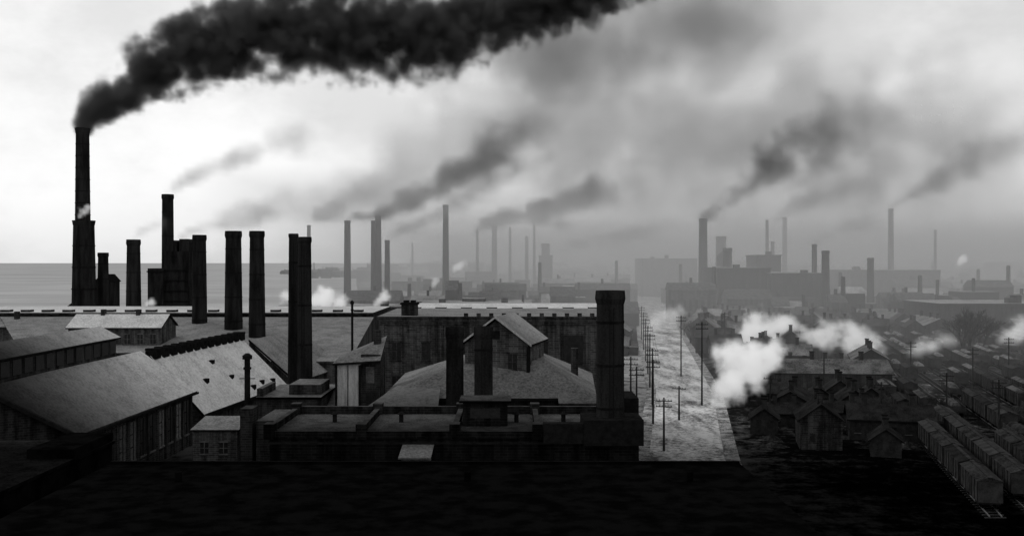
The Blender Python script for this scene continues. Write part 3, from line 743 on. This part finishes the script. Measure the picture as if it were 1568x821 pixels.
smoke('smoke_plume', ax([(393, 354, 5), (396, 340, 12), (405, 326, 18), (430, 312, 22)], 272), 1.4, greyl, .12, 3.6, 4, 1.2, seed=31, fade=.6)
smoke('smoke_plume', ax([(473, 345, 5), (485, 334, 12), (510, 320, 20), (560, 300, 34), (640, 260, 55)], 700), 4, greyl, .05, 3.6, 6, 1.2, seed=28, fade=.7)
smoke('smoke_plume', ax([(683, 314, 4), (700, 304, 9), (740, 285, 18), (800, 262, 30), (880, 240, 44)], 650), 4, greyl, .05, 3.8, 6, 1.2, seed=29, fade=.8)
smoke('smoke_plume', ax([(1175, 337, 5), (1195, 328, 10), (1240, 310, 16), (1300, 290, 26), (1400, 265, 42)], 800), 4.5, greyl, .045, 3.6, 6, 1.2, seed=16, fade=.8)
smoke('smoke_plume', ax([(1364, 320, 5), (1385, 305, 11), (1420, 285, 20), (1500, 240, 40), (1620, 190, 60)], 780), 4.5, greyl, .04, 3.8, 6, 1.2, seed=17, fade=.8)
smoke('smoke_plume', ax([(1246, 374, 4), (1260, 362, 9), (1300, 345, 15), (1380, 330, 24)], 560), 2.8, greyl, .06, 3.6, 6, 1.2, seed=18, fade=.8)
smoke('smoke_pall', ax([(480, 320, 25), (620, 270, 75), (800, 200, 125), (1000, 190, 160), (1200, 200, 160), (1420, 220, 130), (1640, 240, 120)], 900, 1100), 13, pall, .02, 5.0, 20, 1.0, seed=9, bias=.95, thin=0, fade=.25, nr=.68)
smoke('steam_cloud', ax([(478, 462, 12), (498, 458, 20), (522, 462, 13)], 400), .8, steam, .2, 3.4, 3, 1.5, seed=1, **sf)
smoke('steam_cloud', ax([(433, 462, 7), (437, 455, 9)], 400), .8, steam, .25, 3, 2, 1.5, seed=2, **sf)
smoke('steam_cloud', ax([(1098, 660, 6), (1104, 635, 14), (1112, 608, 24), (1122, 585, 36), (1138, 564, 46), (1162, 552, 36), (1180, 545, 26)], 212), .5, steam, .24, 4.6, 3, 1.3, seed=33, **sf)
smoke('steam_cloud', ax([(1130, 524, 14), (1162, 504, 30), (1205, 496, 24)], 330), .9, steam, .17, 4.4, 3, .9, seed=4, **sf)
smoke('steam_cloud', ax([(1235, 510, 14), (1285, 516, 28), (1335, 528, 22)], 290), .8, steam, .2, 4.6, 3, .7, seed=5, **sf)
smoke('steam_cloud', ax([(1395, 540, 8), (1420, 528, 18), (1450, 520, 14)], 290), .8, steam, .2, 4.6, 3, .4, seed=41, **sf)
smoke('steam_cloud', ax([(1535, 520, 10), (1560, 505, 20)], 330), .9, steam, .2, 4.4, 3, .6, seed=42, **sf)
smoke('steam_cloud', ax([(985, 505, 8), (1010, 492, 16), (1045, 480, 14)], 420), 1.2, steam, .12, 4.6, 3, .4, seed=43, **sf)
smoke('steam_cloud', ax([(695, 412, 5), (706, 405, 9)], 600), 1.3, steam, .15, 3.4, 3, 1.3, seed=6, **sf)
smoke('steam_cloud', ax([(664, 438, 5), (667, 430, 7)], 600), 1.3, steam, .15, 3, 3, 1.2, seed=7, **sf)
smoke('steam_cloud', ax([(575, 466, 6), (588, 455, 11)], 400), .9, steam, .2, 3.4, 3, 1.2, seed=11, **sf)
smoke('steam_cloud', ax([(225, 466, 5), (232, 463, 8)], 400), .7, steam, .2, 3, 3, 1.4, seed=8, **sf)
smoke('steam_cloud', ax([(122, 332, 4), (128, 325, 8), (134, 318, 6)], 374), .5, steam, .4, 3, 2, 1.5, seed=8, **sf)
smoke('steam_cloud', ax([(1468, 404, 5), (1474, 396, 8)], 600), 1.2, steam, .2, 3, 2, 1.2, seed=19, **sf)
# smog banks over the city
smog_m = vmat('smog', .95, .0026); smog_n = vmat('thin_smog', .95, .0013)
mb = MB(); mb.box(-130, 4000, 420, 4500, .5, 70, smog_m); mb.obj('smog_bank')
mb = MB(); mb.hexa([(24, 215, .5), (600, 215, .5), (600, 419, .5), (-10, 419, .5)], [(24, 215, 26), (600, 215, 26), (600, 419, 60), (-10, 419, 60)], smog_n); mb.obj('smog_bank')

# ------------------------------------------------------------------ light
w = bpy.data.worlds.new('World'); scene.world = w; w.use_nodes = True; nt = w.node_tree; nt.nodes.clear()
EL, AZ = math.radians(32), math.radians(-50)
sky = nt.nodes.new('ShaderNodeTexSky'); sky.sky_type = 'NISHITA'; sky.sun_disc = False; sky.sun_elevation = EL; sky.sun_rotation = AZ % (2*math.pi)
sky.air_density = 1.0; sky.dust_density = 5.0; sky.ozone_density = 1
bw = nt.nodes.new('ShaderNodeRGBToBW'); nt.links.new(sky.outputs[0], bw.inputs[0])
tc = nt.nodes.new('ShaderNodeTexCoord')
vm = nt.nodes.new('ShaderNodeVectorMath'); vm.operation = 'MULTIPLY'; nt.links.new(tc.outputs['Generated'], vm.inputs[0]); vm.inputs[1].default_value = (1, 1, 1.8)
cl = noise(nt, vm.outputs[0], 3.2, 8, .6)
base = math_(nt, 'ADD', math_(nt, 'MULTIPLY', bw.outputs[0], .3), 7.4)
base = math_(nt, 'MINIMUM', base, 9.6)
fac = maprange(nt, cl, .35, .62, .82, 1.05)
col = math_(nt, 'MULTIPLY', base, fac)
bg = nt.nodes.new('ShaderNodeBackground'); nt.links.new(col, bg.inputs[0]); bg.inputs[1].default_value = .1
ow = nt.nodes.new('ShaderNodeOutputWorld'); nt.links.new(bg.outputs[0], ow.inputs[0])
sd = bpy.data.lights.new('sun', 'SUN'); sd.energy = 1.0; sd.angle = math.radians(15); sd.color = (1, 1, 1)
so = bpy.data.objects.new('sun', sd); scene.collection.objects.link(so)
dirv = Vector((math.sin(AZ)*math.cos(EL), math.cos(AZ)*math.cos(EL), math.sin(EL)))
so.rotation_euler = dirv.to_track_quat('Z', 'Y').to_euler(); so.location = dirv*300
scene.view_settings.view_transform = 'Standard'; scene.view_settings.look = 'None'; scene.view_settings.exposure = 0
cd = bpy.data.cameras.new('camera'); cd.lens = 36; cd.sensor_width = 36; cd.clip_end = 60000; cd.clip_start = .5
co = bpy.data.objects.new('camera', cd); scene.collection.objects.link(co); co.location = (0, 0, H)
co.rotation_euler = (math.radians(90)-math.atan(8.5/F), 0, 0); scene.camera = co
